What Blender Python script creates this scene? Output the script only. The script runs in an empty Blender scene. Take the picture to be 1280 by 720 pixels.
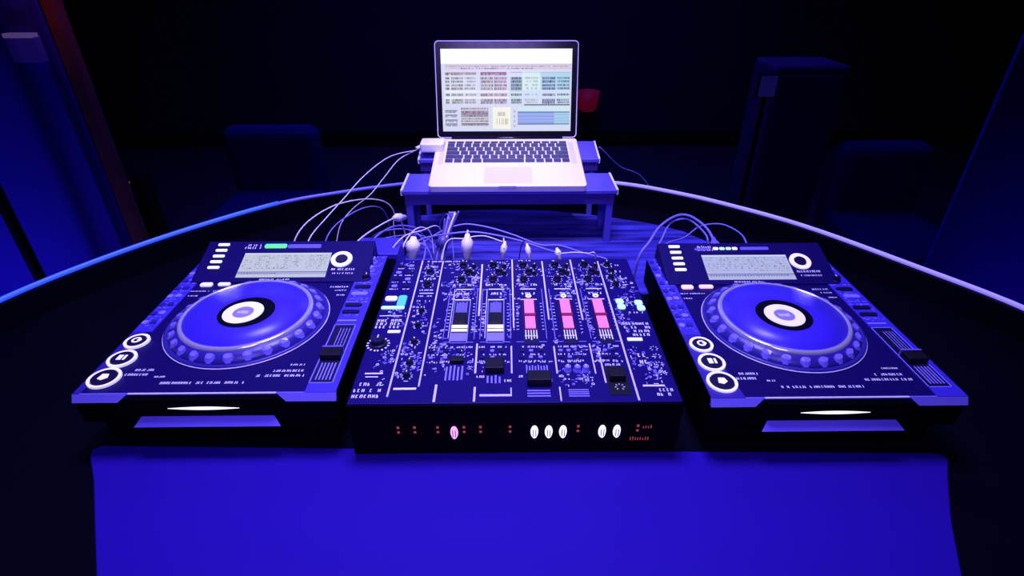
import bpy, bmesh, math, random
from mathutils import Vector, Matrix
R = random.Random(7)
COL = bpy.context.scene.collection
PI = math.pi

# ------------------------------------------------------------ materials
MATS = {}
def mat(name, col, rough=.5, metal=0., emit=None, es=1., var=.0, scale=60., bump=0., spec=.5):
    m = bpy.data.materials.new(name); m.use_nodes = True
    nt = m.node_tree; b = nt.nodes['Principled BSDF']
    b.inputs['Base Color'].default_value = (*col, 1)
    b.inputs['Roughness'].default_value = rough
    b.inputs['Metallic'].default_value = metal
    b.inputs['Specular IOR Level'].default_value = spec
    if emit is not None:
        b.inputs['Emission Color'].default_value = (*emit, 1)
        b.inputs['Emission Strength'].default_value = es
    tc = nt.nodes.new('ShaderNodeTexCoord')
    nz = nt.nodes.new('ShaderNodeTexNoise'); nz.inputs['Scale'].default_value = scale
    nz.inputs['Detail'].default_value = 4
    nt.links.new(tc.outputs['Object'], nz.inputs['Vector'])
    mr = nt.nodes.new('ShaderNodeMapRange')
    mr.inputs['To Min'].default_value = max(0, rough-.05); mr.inputs['To Max'].default_value = min(1, rough+.05)
    nt.links.new(nz.outputs['Fac'], mr.inputs['Value']); nt.links.new(mr.outputs['Result'], b.inputs['Roughness'])
    if var > 0:
        mx = nt.nodes.new('ShaderNodeMix'); mx.data_type = 'RGBA'
        mx.inputs[6].default_value = (*[c*(1-var) for c in col], 1)
        mx.inputs[7].default_value = (*[min(1, c*(1+var)) for c in col], 1)
        nt.links.new(nz.outputs['Fac'], mx.inputs[0]); nt.links.new(mx.outputs[2], b.inputs['Base Color'])
    if bump > 0:
        bp = nt.nodes.new('ShaderNodeBump'); bp.inputs['Strength'].default_value = bump
        bp.inputs['Distance'].default_value = .002
        nt.links.new(nz.outputs['Fac'], bp.inputs['Height']); nt.links.new(bp.outputs['Normal'], b.inputs['Normal'])
    MATS[name] = m
    return m

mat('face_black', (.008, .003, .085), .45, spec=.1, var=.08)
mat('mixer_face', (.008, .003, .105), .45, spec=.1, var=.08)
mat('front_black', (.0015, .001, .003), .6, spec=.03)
mat('dark_plastic', (.006, .006, .012), .5, spec=.2)
mat('knob_black', (.008, .006, .04), .4, spec=.3)
mat('panel_grey', (.050, .032, .56), .40, var=.12, scale=120)
mat('lip_metal', (.20, .16, .78), .3)
mat('line_metal', (.75, .72, .95), .3)
mat('chrome', (.85, .83, .95), .16, 1.)
mat('platter_blue', (.055, .028, .70), .34, 0., spec=.4)
mat('knurl', (.22, .18, .85), .3, spec=.5)
mat('knurl_base', (.03, .02, .26), .35)
mat('hub_label', (.9, .9, .86), .5, emit=(.6, .6, .58), es=.5)
mat('hub_centre', (.35, .3, .8), .3)
mat('print_white', (.95, .95, .98), .5)
mat('print_blue', (.30, .26, .98), .5)
mat('lit_white', (.9, .9, .95), .4, emit=(.66, .62, .93), es=.7)
mat('lit_white_hot', (.9, .9, .95), .4, emit=(1, .95, 1), es=1.2)
mat('lit_cream', (.9, .9, .85), .4, emit=(.78, .85, .72), es=.8)
mat('lit_salmon', (.9, .6, .6), .4, emit=(1, .52, .58), es=.95)
mat('lit_green', (.1, .8, .2), .4, emit=(.07, .72, .1), es=.9)
mat('lit_mint', (.5, .8, .6), .4, emit=(.35, .72, .42), es=.8)
mat('lit_blue', (.1, .08, .8), .4, emit=(.07, .05, .6), es=.8)
mat('lit_teal', (.1, .5, .4), .4, emit=(.02, .4, .28), es=.8)
mat('lit_pink', (.9, .2, .5), .4, emit=(1., .095, .40), es=1.05)
mat('lit_red_dim', (.4, .05, .05), .4, emit=(.42, .06, .05), es=.6)
mat('dark_red', (.25, .01, .06), .5)
mat('lit_jack', (.9, .85, 1), .4, emit=(.85, .78, 1), es=1.2)
mat('lit_jack_pink', (.9, .6, .8), .4, emit=(.9, .42, .75), es=1.)
mat('aluminium', (.86, .82, .94), .42, .15, var=.02, scale=200)
mat('aluminium_pad', (.70, .66, .90), .4, .15)
mat('key_black', (.02, .015, .09), .45)
mat('bezel_black', (.004, .004, .012), .2, spec=.4)
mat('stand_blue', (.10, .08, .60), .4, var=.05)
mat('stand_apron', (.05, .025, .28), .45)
mat('stand_end', (.9, .88, .95), .35)
mat('tabletop_unlit', (.0016, .0012, .006), .6, spec=.03, var=.2, scale=8)
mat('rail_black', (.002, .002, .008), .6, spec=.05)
mat('desk_lit_blue', (.021, .005, .29), .6, spec=.06, var=.03, scale=4)
mat('led_blue', (.1, .2, .9), .4, emit=(.02, .075, 1.), es=1.)
mat('led_pale', (.5, .5, .9), .4, emit=(.21, .16, .98), es=.95)
mat('led_mid', (.2, .2, .9), .4, emit=(.055, .05, .60), es=.75)
mat('cord_white', (.85, .8, .95), .45)
mat('cord_blue', (.24, .2, .80), .45)
mat('cord_dark', (.07, .06, .3), .45)
mat('plug_white', (.95, .93, .95), .4, var=.03)
mat('wall_dark', (.02, .02, .04), .9, spec=0, var=.2, scale=3)
mat('floor_dark', (.02, .02, .04), .8, spec=.05, var=.3, scale=5)
mat('panel_blue', (.045, .028, .48), .8, spec=.02, var=.05, scale=2)
mat('post_brown', (.16, .05, .06), .7, spec=.05, var=.4, scale=9)
mat('pole_black', (.004, .004, .006), .6, spec=.1)
mat('fabric_dark', (.012, .009, .10), .9, spec=0, var=.15, scale=40)
mat('cabinet_dark', (.03, .02, .09), .8, spec=.02, var=.1, scale=30)
mat('lamp_red', (.1, .005, .01), .6, emit=(.085, .0005, .012), es=.6)
mat('lit_dim_blue', (.05, .05, .4), .5, emit=(.004, .003, .045), es=.8)
mat('lit_dim_violet', (.1, .08, .2), .4, emit=(.10, .06, .22), es=.6)
mat('box_violet', (.25, .2, .8), .7, spec=.05)

# painted-by-attribute display material (things that really are screens)
def screen_mat(name, strength):
    m = bpy.data.materials.new(name); m.use_nodes = True
    nt = m.node_tree; b = nt.nodes['Principled BSDF']
    at = nt.nodes.new('ShaderNodeAttribute'); at.attribute_name = 'Col'
    b.inputs['Base Color'].default_value = (.02, .02, .03, 1); b.inputs['Roughness'].default_value = .3
    nt.links.new(at.outputs['Color'], b.inputs['Emission Color'])
    b.inputs['Emission Strength'].default_value = strength
    MATS[name] = m
screen_mat('laptop_display', 1.0)
screen_mat('player_display', .85)

def wood_mat():
    m = mat('wood_board', (.12, .10, .6), .5, spec=.25)
    nt = m.node_tree; b = nt.nodes['Principled BSDF']
    tc = nt.nodes.new('ShaderNodeTexCoord'); mp = nt.nodes.new('ShaderNodeMapping')
    mp.inputs['Scale'].default_value = (2.2, 26, 1)
    nz = nt.nodes.new('ShaderNodeTexNoise'); nz.inputs['Scale'].default_value = 2.5; nz.inputs['Detail'].default_value = 6
    cr = nt.nodes.new('ShaderNodeValToRGB')
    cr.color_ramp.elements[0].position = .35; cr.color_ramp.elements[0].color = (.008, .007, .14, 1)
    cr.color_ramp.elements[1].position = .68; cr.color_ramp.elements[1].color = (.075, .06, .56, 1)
    nt.links.new(tc.outputs['Object'], mp.inputs['Vector']); nt.links.new(mp.outputs['Vector'], nz.inputs['Vector'])
    nt.links.new(nz.outputs['Fac'], cr.inputs['Fac']); nt.links.new(cr.outputs['Color'], b.inputs['Base Color'])
wood_mat()

# ------------------------------------------------------------ mesh builder
class MB:
    def __init__(s): s.bm = bmesh.new(); s.lay = None
    def face(s, pts, mi=0, smooth=False):
        vs = [s.bm.verts.new(p) for p in pts]
        f = s.bm.faces.new(vs); f.material_index = mi; f.smooth = smooth; return f
    def box(s, x0, x1, y0, y1, z0, z1, mi=0):
        return s.prism([(x0, y0), (x1, y0), (x1, y1), (x0, y1)], z0, z1, mi)
    def hexa(s, b, t, mi=0):        # four bottom points, four top points
        vb = [s.bm.verts.new(p) for p in b]; vt = [s.bm.verts.new(p) for p in t]; n = len(b)
        fs = [s.bm.faces.new(vb[::-1]), s.bm.faces.new(vt)]
        for i in range(n): fs.append(s.bm.faces.new((vb[i], vb[(i+1) % n], vt[(i+1) % n], vt[i])))
        for f in fs: f.material_index = mi
        return s
    def prism(s, poly, z0, z1, mi=0):
        return s.hexa([(x, y, z0) for x, y in poly], [(x, y, z1) for x, y in poly], mi)
    def lathe(s, prof, cx=0, cy=0, seg=48, mi=0, smooth=True, closed=False, sy=1.):
        rings = []
        for r, z in prof:
            if r < 1e-6: rings.append([s.bm.verts.new((cx, cy, z))])
            else: rings.append([s.bm.verts.new((cx+r*math.cos(2*PI*k/seg), cy+sy*r*math.sin(2*PI*k/seg), z)) for k in range(seg)])
        prs = list(zip(rings, rings[1:]))
        if closed: prs.append((rings[-1], rings[0]))
        for a, b in prs:
            for k in range(seg):
                k2 = (k+1) % seg
                if len(a) == 1 and len(b) == 1: continue
                if len(a) == 1: q = (a[0], b[k], b[k2])
                elif len(b) == 1: q = (a[k], a[k2], b[0])
                else: q = (a[k], a[k2], b[k2], b[k])
                f = s.bm.faces.new(q); f.material_index = mi; f.smooth = smooth
        return s
    def cyl(s, cx, cy, z0, z1, r, seg=20, mi=0, r2=None):
        r2 = r if r2 is None else r2
        return s.lathe([(0, z0), (r, z0), (r2, z1), (0, z1)], cx, cy, seg, mi, False)
    def ring(s, cx, cy, z0, z1, r0, r1, seg=32, mi=0):
        return s.lathe([(r0, z0), (r1, z0), (r1, z1), (r0, z1)], cx, cy, seg, mi, False, True)
    def tube(s, pts, r, seg=8, mi=0, smooth=True):
        P = [Vector(p) for p in pts]; prev = None; up = Vector((0, 0, 1))
        rs = r if isinstance(r, (list, tuple)) else [r]*len(P)
        for i, p in enumerate(P):
            t = (P[min(i+1, len(P)-1)]-P[max(i-1, 0)]).normalized()
            a = t.cross(up)
            if a.length < .05: a = t.cross(Vector((1, 0, 0)))
            a.normalize(); b = a.cross(t)
            rg = [s.bm.verts.new(p+rs[i]*(a*math.cos(2*PI*k/seg)+b*math.sin(2*PI*k/seg))) for k in range(seg)]
            if prev:
                for k in range(seg):
                    f = s.bm.faces.new((prev[k], prev[(k+1) % seg], rg[(k+1) % seg], rg[k])); f.smooth = smooth; f.material_index = mi
            else: s.bm.faces.new(rg[::-1]).material_index = mi
            prev = rg
        s.bm.faces.new(prev).material_index = mi
        return s
    def build(s, name, mats, parent=None, loc=(0, 0, 0), rot=(0, 0, 0), bevel=0.):
        bmesh.ops.recalc_face_normals(s.bm, faces=s.bm.faces)
        me = bpy.data.meshes.new(name); s.bm.to_mesh(me); s.bm.free()
        for m in (mats if isinstance(mats, (list, tuple)) else [mats]): me.materials.append(MATS[m])
        o = bpy.data.objects.new(name, me); COL.objects.link(o); o.location = loc; o.rotation_euler = rot
        if parent: o.parent = parent
        if bevel:
            md = o.modifiers.new('bevel', 'BEVEL'); md.width = bevel; md.segments = 3; md.limit_method = 'ANGLE'
        return o

def crom(pts, n=8):
    P = [Vector(p) for p in pts]; out = []
    for i in range(len(P)-1):
        p0, p1, p2, p3 = P[max(i-1, 0)], P[i], P[i+1], P[min(i+2, len(P)-1)]
        for k in range(n):
            t = k/n
            out.append(.5*((2*p1)+(p2-p0)*t+(2*p0-5*p1+4*p2-p3)*t*t+(3*p1-p0-3*p2+p3)*t**3))
    out.append(P[-1]); return out

def thing(name, label, cat, loc=(0, 0, 0), rot=(0, 0, 0), group=None):
    o = bpy.data.objects.new(name, None); COL.objects.link(o); o.location = loc; o.rotation_euler = rot
    o.empty_display_size = .02
    return tag(o, label, cat, group)
def tag(o, label, cat, group=None):
    o['label'] = label; o['category'] = cat
    if group: o['group'] = group
    return o
def struct(o): o['kind'] = 'structure'; return o

# little strokes of print too small to read
def print_line(mb, x0, x1, y0, y1, z, fill=.8, zf=None):
    h = y1-y0; x = x0; w = h*.62; t = h*.2
    zz = zf or (lambda y: z)
    def st(a, b, c, d):
        mb.hexa([(a, c, zz(c)), (b, c, zz(c)), (b, d, zz(d)), (a, d, zz(d))],
                [(a, c, zz(c)+.0003), (b, c, zz(c)+.0003), (b, d, zz(d)+.0003), (a, d, zz(d)+.0003)])
    while x+w < x1:
        if R.random() < fill:
            k = R.randrange(5)
            if k != 4: st(x, x+t, y0, y1)
            if k in (0, 2, 4): st(x+w-t, x+w, y0, y1)
            if k in (0, 1): st(x+t, x+w-t, y1-t, y1)
            if k in (1, 3, 4): st(x+t, x+w-t, y0, y0+t)
            if k in (2, 3): st(x+t, x+w-t, y0+h*.4, y0+h*.6)
        x += w*1.45

def ticks(mb, cx, cy, z, r, n=9, a0=-2.4, a1=2.4, l=.0022, w=.0009):
    for i in range(n):
        a = a0+(a1-a0)*i/(n-1); d = Vector((math.sin(a), math.cos(a))); q = Vector((d.y, -d.x))*w/2
        c = Vector((cx, cy)); p = [c+d*r-q, c+d*r+q, c+d*(r+l)+q, c+d*(r+l)-q]
        mb.prism([(v.x, v.y) for v in p], z, z+.0003)

def text_part(parent, *a, m='print_white', **k):
    b_ = MB(); print_line(b_, *a, **k)
    return b_.build('legend', m, parent) if len(b_.bm.verts) else b_.bm.free()

def frame_lines(mb, x0, x1, y0, y1, z, t=.0011, shear=0):
    mb.box(x0, x1, y0, y0+t, z, z+.0004); mb.box(x0, x1, y1-t, y1, z, z+.0004)
    mb.box(x0, x0+t, y0, y1, z, z+.0004); mb.box(x1-t, x1, y0, y1, z, z+.0004)

def knob(parent, x, y, z, r=.0065, h=.011, m='knob_black', pm='print_white', ang=0.):
    b = MB(); b.lathe([(0, z), (r*1.15, z), (r*1.1, z+h*.3), (r, z+h*.35), (r*.88, z+h), (0, z+h)], x, y, 18, 0, False)
    k = b.build('knob', m, parent)
    p = MB(); d = Vector((math.sin(ang), math.cos(ang))); q = Vector((d.y, -d.x))*.0007; c = Vector((x, y))
    pp = [c+d*r*.15-q, c+d*r*.15+q, c+d*r*.85+q, c+d*r*.85-q]
    p.prism([(v.x, v.y) for v in pp], z+h, z+h+.0003); p.build('pointer', pm, k)
    return k
def button(parent, x0, x1, y0, y1, z, h=.002, m='lit_white', name='button', zf=None):
    b = MB(); c = min(x1-x0, y1-y0)*.22
    zz = zf or (lambda y: z)
    poly = [(x0+c, y0), (x1-c, y0), (x1, y0+c), (x1, y1-c), (x1-c, y1), (x0+c, y1), (x0, y1-c), (x0, y0+c)]
    b.hexa([(x, y, zz(y)) for x, y in poly], [(x, y, zz(y)+h) for x, y in poly])
    return b.build(name, m, parent)

# ------------------------------------------------------------ camera
F_PX = 700.
PITCH = math.atan(420/F_PX); YAW = .0122
cam = bpy.data.cameras.new('camera'); co = bpy.data.objects.new('camera', cam); COL.objects.link(co)
cam.sensor_width = 36; cam.lens = F_PX*36/1280; cam.clip_start = .02; cam.clip_end = 60
co.location = (0, 0, .549); co.rotation_euler = (PI/2-PITCH, 0, -YAW)
bpy.context.scene.camera = co

# ------------------------------------------------------------ room shell (table top is z = 0, floor is z = -0.95)
FZ = -.95
def slab(name, x0, x1, y0, y1, z0, z1, m):
    return struct(MB().box(x0, x1, y0, y1, z0, z1).build(name, m))
slab('floor', -4.5, 4.5, -2.5, 5.2, FZ-.1, FZ, 'floor_dark')
slab('wall_back', -4.5, 4.5, 5.0, 5.2, FZ, 2.6, 'wall_dark')
slab('wall_left', -4.6, -4.5, -2.5, 5.2, FZ, 2.6, 'wall_dark')
slab('wall_right', 4.5, 4.6, -2.5, 5.2, FZ, 2.6, 'wall_dark')
slab('wall_front', -4.5, 4.5, -2.6, -2.5, FZ, 2.6, 'wall_dark')
slab('ceiling', -4.6, 4.6, -2.6, 5.2, 2.6, 2.7, 'wall_dark')
slab('baseboard_back', -4.5, 4.5, 4.97, 5.0, FZ, FZ+.12, 'rail_black')

# ------------------------------------------------------------ booth desk
rim = [(-.90, .30), (-.885, .62), (-.8368, .7906), (-.7646, .9281), (-.6558, 1.0738), (-.5193, 1.2104), (-.40, 1.276), (-.2627, 1.3308), (-.12, 1.362),
       (.02, 1.371), (.16, 1.358), (.2952, 1.324), (.40, 1.267), (.4935, 1.198), (.6222, 1.0740), (.7476, .8942), (.8368, .7461), (.875, .60), (.89, .30)]
rs = [(p.x, p.y) for p in crom([(x, y, 0) for x, y in rim], 6)]
booth = thing('booth_desk', 'curved black booth desk carrying the players, the mixer and the laptop stand', 'desk')
def offset(pts, d):
    out = []
    for i in range(len(pts)):
        a = Vector(pts[max(i-1, 0)]); b = Vector(pts[min(i+1, len(pts)-1)]); t = (b-a).normalized()
        out.append((pts[i][0]-t.y*d, pts[i][1]+t.x*d))
    return out
b = MB(); b.prism([(-.90, .16)]+rs+[(.89, .16)], -.045, 0.)
b.build('tabletop', 'tabletop_unlit', booth)  # the unlit parts of the table are put into this black colour
inner = rs; outer = offset(rs, .028)
b = MB()
for i in range(len(inner)-1):
    b.prism([inner[i], inner[i+1], outer[i+1], outer[i]], -.045, .047)
bmesh.ops.remove_doubles(b.bm, verts=b.bm.verts, dist=1e-5)
b.build('raised_rim', 'rail_black', booth)
b = MB()
for i in range(0, len(inner)-1):
    o1 = offset(rs, .01); o2 = offset(rs, .026)
    b.prism([o1[i], o1[i+1], o2[i+1], o2[i]], FZ, -.045)
b.build('front_skirt', 'rail_black', booth)
# light strips lying along the rim
mid = offset(rs, .012)
def strip(i0, i1, m, label, r):
    o = MB().tube([(x, y, .047+r*.8) for x, y in mid[i0:i1+1]], r, 8).build('light_strip', m)
    return tag(o, label, 'light strip')
strip(6, 30, 'led_blue', 'bright blue light strip along the left side of the curved desk rim', .0046)
strip(30, 51, 'led_mid', 'dimmer violet-blue light strip on the rim between the blue strip and the laptop', .0036)
strip(60, 102, 'led_pale', 'pale lavender light strip along the right side of the curved desk rim', .0044)
# worktop shaped to the lit area before the gear; blue light in its colour
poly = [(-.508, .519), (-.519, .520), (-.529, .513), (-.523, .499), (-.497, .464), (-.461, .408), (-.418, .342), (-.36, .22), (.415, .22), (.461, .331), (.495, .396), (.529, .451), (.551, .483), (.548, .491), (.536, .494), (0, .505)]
o = MB().prism(poly, .0, .006).build('lit_worktop_area', 'desk_lit_blue', bevel=.002)
tag(o, 'blue-lit area of the smooth worktop in front of the players and mixer, added as a panel', 'worktop')
# wooden tabletop behind the mixer, cut to its lit stretch; the rest painted dark
wb = [(-.21, .880), (.44, .880), (.44, 1.10), (.40, 1.155), (.34, 1.195), (.27, 1.225), (.2, 1.25), (.1, 1.275), (0, 1.285), (-.1, 1.28), (-.21, 1.245)]
o = MB().prism(wb, .0, .005).build('lit_wood_board', 'wood_board')
tag(o, 'lit wood-grain stretch of the tabletop with a curved far edge under the laptop stand, added as a board', 'board')

# ------------------------------------------------------------ media players
def slabz(v): return .0972+(v-.262)*.311
def sv(v): return (v+.175)/1.684          # plate depth seen from the measured depth
def player(name, label, x, y, opt):
    t = thing(name, label, 'media player', (x, y, .0), group='media players either side of the mixer')
    right = opt == 'right'
    b = MB()
    b.box(-.154, .160, 0, .350, .052, .095)
    body = b.build('body', 'face_black', t, bevel=.0012)
    MB().box(-.146, .146, .018, .335, .008, .052).build('base', 'front_black', t)
    # black front: recess plates and the base fascia
    b = MB()
    b.box(-.155, .161, -.0015, .0, .052, .0865)
    b.prism([(-.089, 0), (.089, 0), (.083, -.006), (-.083, -.006)], .065, .0905)
    b.box(-.147, .147, .0165, .018, .008, .052)
    b.box(-.1545, -.1540, 0, .35, .052, .094); b.box(.1600, .1605, 0, .35, .052, .094)
    b.build('front_fascia', 'front_black', t)
    for sx in (-.13, .13):
        for sy in (.05, .30): MB().cyl(sx, sy, 0, .009, .013, 20).build('foot', 'dark_plastic', t)
    # lips at both front corners
    for s in (-1, 1):
        a, c = .0885, (.1605 if s > 0 else .1545)
        i2 = a+.012
        pb = [(s*i2, -.0055, .0865), (s*c, -.0055, .0865), (s*c, .001, .0865), (s*i2, .001, .0865)]
        pt = [(s*a, .0, .0956), (s*c, .0, .0956), (s*c, .0015, .0956), (s*a, .0015, .0956)]
        MB().hexa(pb, pt).build('corner_lip', 'lip_metal', t)
    MB().box(-.0885, .0885, -.0008, .0016, .0945, .0957).build('front_trim', 'line_metal', t)
    # disc slot with its light, and the sloping chin below
    b = MB(); n = 16
    b.bm.faces.ensure_lookup_table()
    poly = [(-.043+.086*i/n, .0775+.0022*math.sin(PI*i/n)) for i in range(n+1)]+[(.043-.086*i/n, .0775-.0022*math.sin(PI*i/n)) for i in range(1, n)]
    fr = [(px, -.0068, pz) for px, pz in poly]; bk = [(px, -.0055, pz) for px, pz in poly]
    b.hexa(bk, fr); b.build('disc_slot_light', 'lit_white_hot', t)
    b = MB(); b.hexa([(-.078, -.0012, .066), (.078, -.0012, .066), (.078, -.0014, .054), (-.078, -.0014, .054)],
                     [(-.078, -.0020, .066), (.078, -.0020, .066), (.09, -.013, .0535), (-.088, -.013, .0535)])
    b.build('sloping_chin', 'lip_blue', t)
    # coloured side strips of the face
    MB().box(-.154, -.1275, .128, .350, .095, .0962).build('side_strip', 'panel_grey', t)
    MB().box(.1225, .160, .0, .350, .095, .0962).build('side_strip', 'panel_grey', t)
    MB().prism([(-.154, 0), (-.112 if right else -.146, 0), (-.1275 if right else -.135, .128), (-.154, .128)], .095, .0960).build('side_strip', 'panel_dim', t)
    # raised display plate
    b = MB(); za, zb = .095, slabz(.352)
    b.hexa([(-.139, .262, .095), (.142, .262, .095), (.142, .358, .095), (-.139, .358, .095)],
           [(-.139, .262, slabz(.262)), (.142, .262, slabz(.262)), (.142, .352, zb), (-.139, .352, zb)])
    plate = b.build('display_plate', 'face_black', t, bevel=.001)
    # screen
    z2 = lambda v: slabz(v)+.0006
    scr = MB(); lay = scr.bm.loops.layers.float_color.new('Col')
    u0, u1, v0, v1 = -.070, .074, .2705, .3235
    def q(a, c, d, e, col, lift=0.):
        f = scr.face([(a, d, z2(d)+lift), (c, d, z2(d)+lift), (c, e, z2(e)+lift), (a, e, z2(e)+lift)])
        for l in f.loops: l[lay] = (*col, 1)
    base = (.60, .66, .80) if not right else (.50, .54, .88)
    q(u0, u1, v0, v1, base)
    rr = random.Random(3 if right else 5)
    H_ = v1-v0; W_ = u1-u0
    q(u0, u1, v1-H_*.06, v1, (.75, .8, .95), .0001)
    q(u0, u1, v0+H_*.20, v0+H_*.225, (.05, .05, .35), .0002)
    q(u0, u1, v0+H_*.12, v0+H_*.19, (.42, .45, .75), .0001)
    for r_ in range(7):
        vy = v0+H_*(.34+.085*r_)
        xx = u0+.004
        while xx < u1-.004:
            w = rr.uniform(.0006, .0022)
            c_ = (xx-u0)/W_
            p = .75 if right else (.9 if min(abs(c_-.25), abs(c_-.55), abs(c_-.85)) < .1 else .35)
            if r_ in (2, 3): p += .1
            g = rr.uniform(.10, .42)
            if rr.random() < p*.6: q(xx, xx+w, vy, vy+rr.uniform(.0008, .003), (g, g, g*1.3), .0003)
            xx += w+rr.uniform(.0004, .0016)
    xx = u0+.004
    while xx < u1-.01:
        w = rr.uniform(.001, .003); q(xx, xx+w, v0+H_*.13, v0+H_*.18, (.15, .15, .4), .0003); xx += w+.0022
        if not right and xx > u0+.06: break
    MB_ = scr.build('screen', 'player_display', plate)
    # keys on the plate
    zf = lambda v: slabz(v)+.0004
    cx = -.112
    for i in range(5):
        vv = [.343, .330, .317, .3045, .292][i]; sh = (.012-.004*i)*0
        button(plate, cx-.0095+sh, cx+.0095+sh, vv-.0026, vv+.0024, 0, .0012, ['lit_cream', 'lit_cream', 'lit_cream', 'lit_cream', 'lit_cream'][i], 'source_button', zf)
        bb = MB(); print_line(bb, cx-.009, cx+.009, vv-.0056, vv-.0044, 0, .9, lambda y: slabz(y)+.0015); bb.build('legend', 'knob_black', plate)
    for q4 in ((-.072, -.045, .340, .344), (-.074, -.044, .3335, .338), (.0805, .122, .285, .289), (.084, .120, .277, .280), (-.03, .02, .2645, .2675)):
        text_part(plate, *q4, 0, .95, zf)
    if not right:
        button(plate, -.042, -.005, .3345, .3435, 0, .0012, 'lit_green', 'page_button', zf)
        button(plate, -.003, .053, .3345, .3425, 0, .0010, 'lit_blue', 'page_button', zf)
    else:
        for k in range(4):
            a = -.046+.011*k
            button(plate, a, a+.009, .335, .3405, 0, .0012, 'lit_mint' if k in (1, 2) else 'lit_white', 'page_button', zf)
        button(plate, .001, .050, .335, .341, 0, .0008, 'lit_blue', 'page_button', zf)
        button(plate, -.078, -.052, .3345, .3385, 0, .0010, 'lit_blue', 'page_button', zf)
    # rotary selector
    ku, kv = .0935, .3085
    b = MB(); b.ring(0, 0, 0, .0025, .0105, .0175, 32); b.build('selector_ring', 'lit_white', plate, (ku, kv, slabz(kv)), (math.atan(.311), 0, 0))
    b = MB(); b.lathe([(0, 0), (.0100, 0), (.0100, .002), (.0088, .004), (0, .004)], 0, 0, 28, 0, False)
    b.build('rotary_selector', 'knob_black', plate, (ku, kv, slabz(kv)), (math.atan(.311), 0, 0))
    # jog wheel
    jx, jy = -.0025, .1545
    b = MB(); b.lathe([(.1155, .095), (.1155, .0985), (.1125, .1000), (.1115, .0985), (.0, .0985)], jx, jy, 96, 0, True)
    jog = b.build('jog_wheel', 'knurl_base', t)
    jog.scale = (.95, .95, 1); jog.location = (.05*jx, .05*jy, 0)
    MB().lathe([(.1165, .0952), (.1170, .0965), (.1160, .0972), (.1152, .0965)], jx, jy, 96, closed=True).build('outer_ring', 'line_metal', jog)
    b = MB(); b.lathe([(.1085, .0985), (.1085, .1005), (.0945, .1085), (.0, .1085)], jx, jy, 96, 0, True); b.build('knurled_rim', 'knurl_base', jog)
    b = MB(); N = 26
    for k in range(N):
        a = 2*PI*k/N
        for (rr_, zz_, sz, ht) in ((.1028, .1008, .0088, .0068),):
            c = Vector((jx+rr_*math.cos(a), jy+rr_*math.sin(a), zz_)); tdir = Vector((-math.sin(a), math.cos(a), 0)); rd = Vector((math.cos(a), math.sin(a), 0))
            n_ = 10; base = []; top = []
            for j in range(n_):
                g = 2*PI*j/n_
                base.append(c+tdir*math.cos(g)*sz+rd*math.sin(g)*.0068-Vector((0, 0, .0015)))
                top.append(c+tdir*math.cos(g)*sz*.72+rd*(math.sin(g)*.0042-.0008)+Vector((0, 0, ht+(-.0018 if math.sin(g) > 0 else .0004))))
            b.hexa(base, top)
    b.build('dimpled_grip', 'knurl', jog)
    b = MB(); b.lathe([(.0945, .1085), (.0938, .1110), (.0915, .1122), (.0880, .1118), (.0875, .1085)], jx, jy, 96, 0, True); b.build('chrome_ring', 'chrome_bright', jog)
    b = MB(); b.lathe([(0, .109), (.0882, .109), (.0882, .1113), (.036, .1116), (0, .1116)], jx, jy, 96, 0, True); b.build('platter', 'platter_blue', jog)
    b = MB(); b.cyl(jx, jy-.002, .1116, .1122, .0405, 64); b.build('centre_disc', 'bezel_black', jog)
    hx = -.004 if not right else .0
    b = MB(); b.ring(jx+hx, jy-.004, .1122, .1127, .0150, .0290, 64); b.build('centre_label', 'hub_label', jog)
    b = MB(); b.cyl(jx+hx, jy-.004, .1122, .1126, .0150, 40); b.build('centre_emblem', 'hub_centre', jog)
    b = MB()
    for k in range(7): b.box(jx+hx-.008+.0024*k, jx+hx-.0068+.0024*k, jy-.009+R.uniform(0, .003), jy+.001-R.uniform(0, .003), .1126, .1129)
    b.build('centre_marking', 'print_white', jog)
    # play / cue buttons
    rings = [(-.1345, .1040, .0160), (-.1325, .0660, .0175), (-.1320, .0275, .0190)]
    for i, (a, c, r) in enumerate(rings):
        bb = MB(); bb.lathe([(0, .0955), (r-.0045, .0955), (r-.0045, .0990), (0, .0995)], a, c, 32, 0, False)
        pb = bb.build('round_button', 'knob_black', t)
        MB().ring(a, c, .0955, .0985, r-.0034, r, 36).build('button_ring', 'lit_white', pb)
        bb = MB(); z = .0995
        if i == 0: bb.ring(a, c, z, z+.0003, .0035, .0062, 14); bb.box(a+.001, a+.007, c-.001, c+.001, z, z+.0003)
        elif i == 1: bb.prism([(a-.005, c-.005), (a+.001, c-.005), (a+.001, c+.005), (a-.005, c+.005)], z, z+.0003); bb.box(a+.003, a+.006, c-.005, c+.005, z, z+.0003)
        else: bb.prism([(a-.006, c-.004), (a, c-.0065), (a+.006, c-.002), (a+.004, c+.005), (a-.004, c+.0055)], z, z+.0003)
        bb.build('legend', 'lit_white', pb)
    # loop buttons
    lm = 'lit_salmon' if right else 'lit_white'
    button(t, -.119, -.1005, .2505, .2605, .095, .0025, lm, 'loop_button')
    button(t, -.0915 if not right else -.090, -.073 if not right else -.068, .2525, .2605, .095, .0025, lm, 'loop_button')
    # small things on the left strip
    z = .0962
    for k in range(9):
        v = .145+.0235*k
        button(t, -.1525, -.1445, v, v+.009, z, .0016, 'panel_dim' if k % 3 else 'panel_lit', 'strip_button')
        button(t, -.1415, -.1325, v+.002, v+.010, z, .0016, 'panel_lit' if k % 2 else 'panel_dim', 'strip_button')
    bb = MB()
    for k in range(18): print_line(bb, -.1525, -.130, .141+.0118*k, .1435+.0118*k, z, .55)
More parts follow.
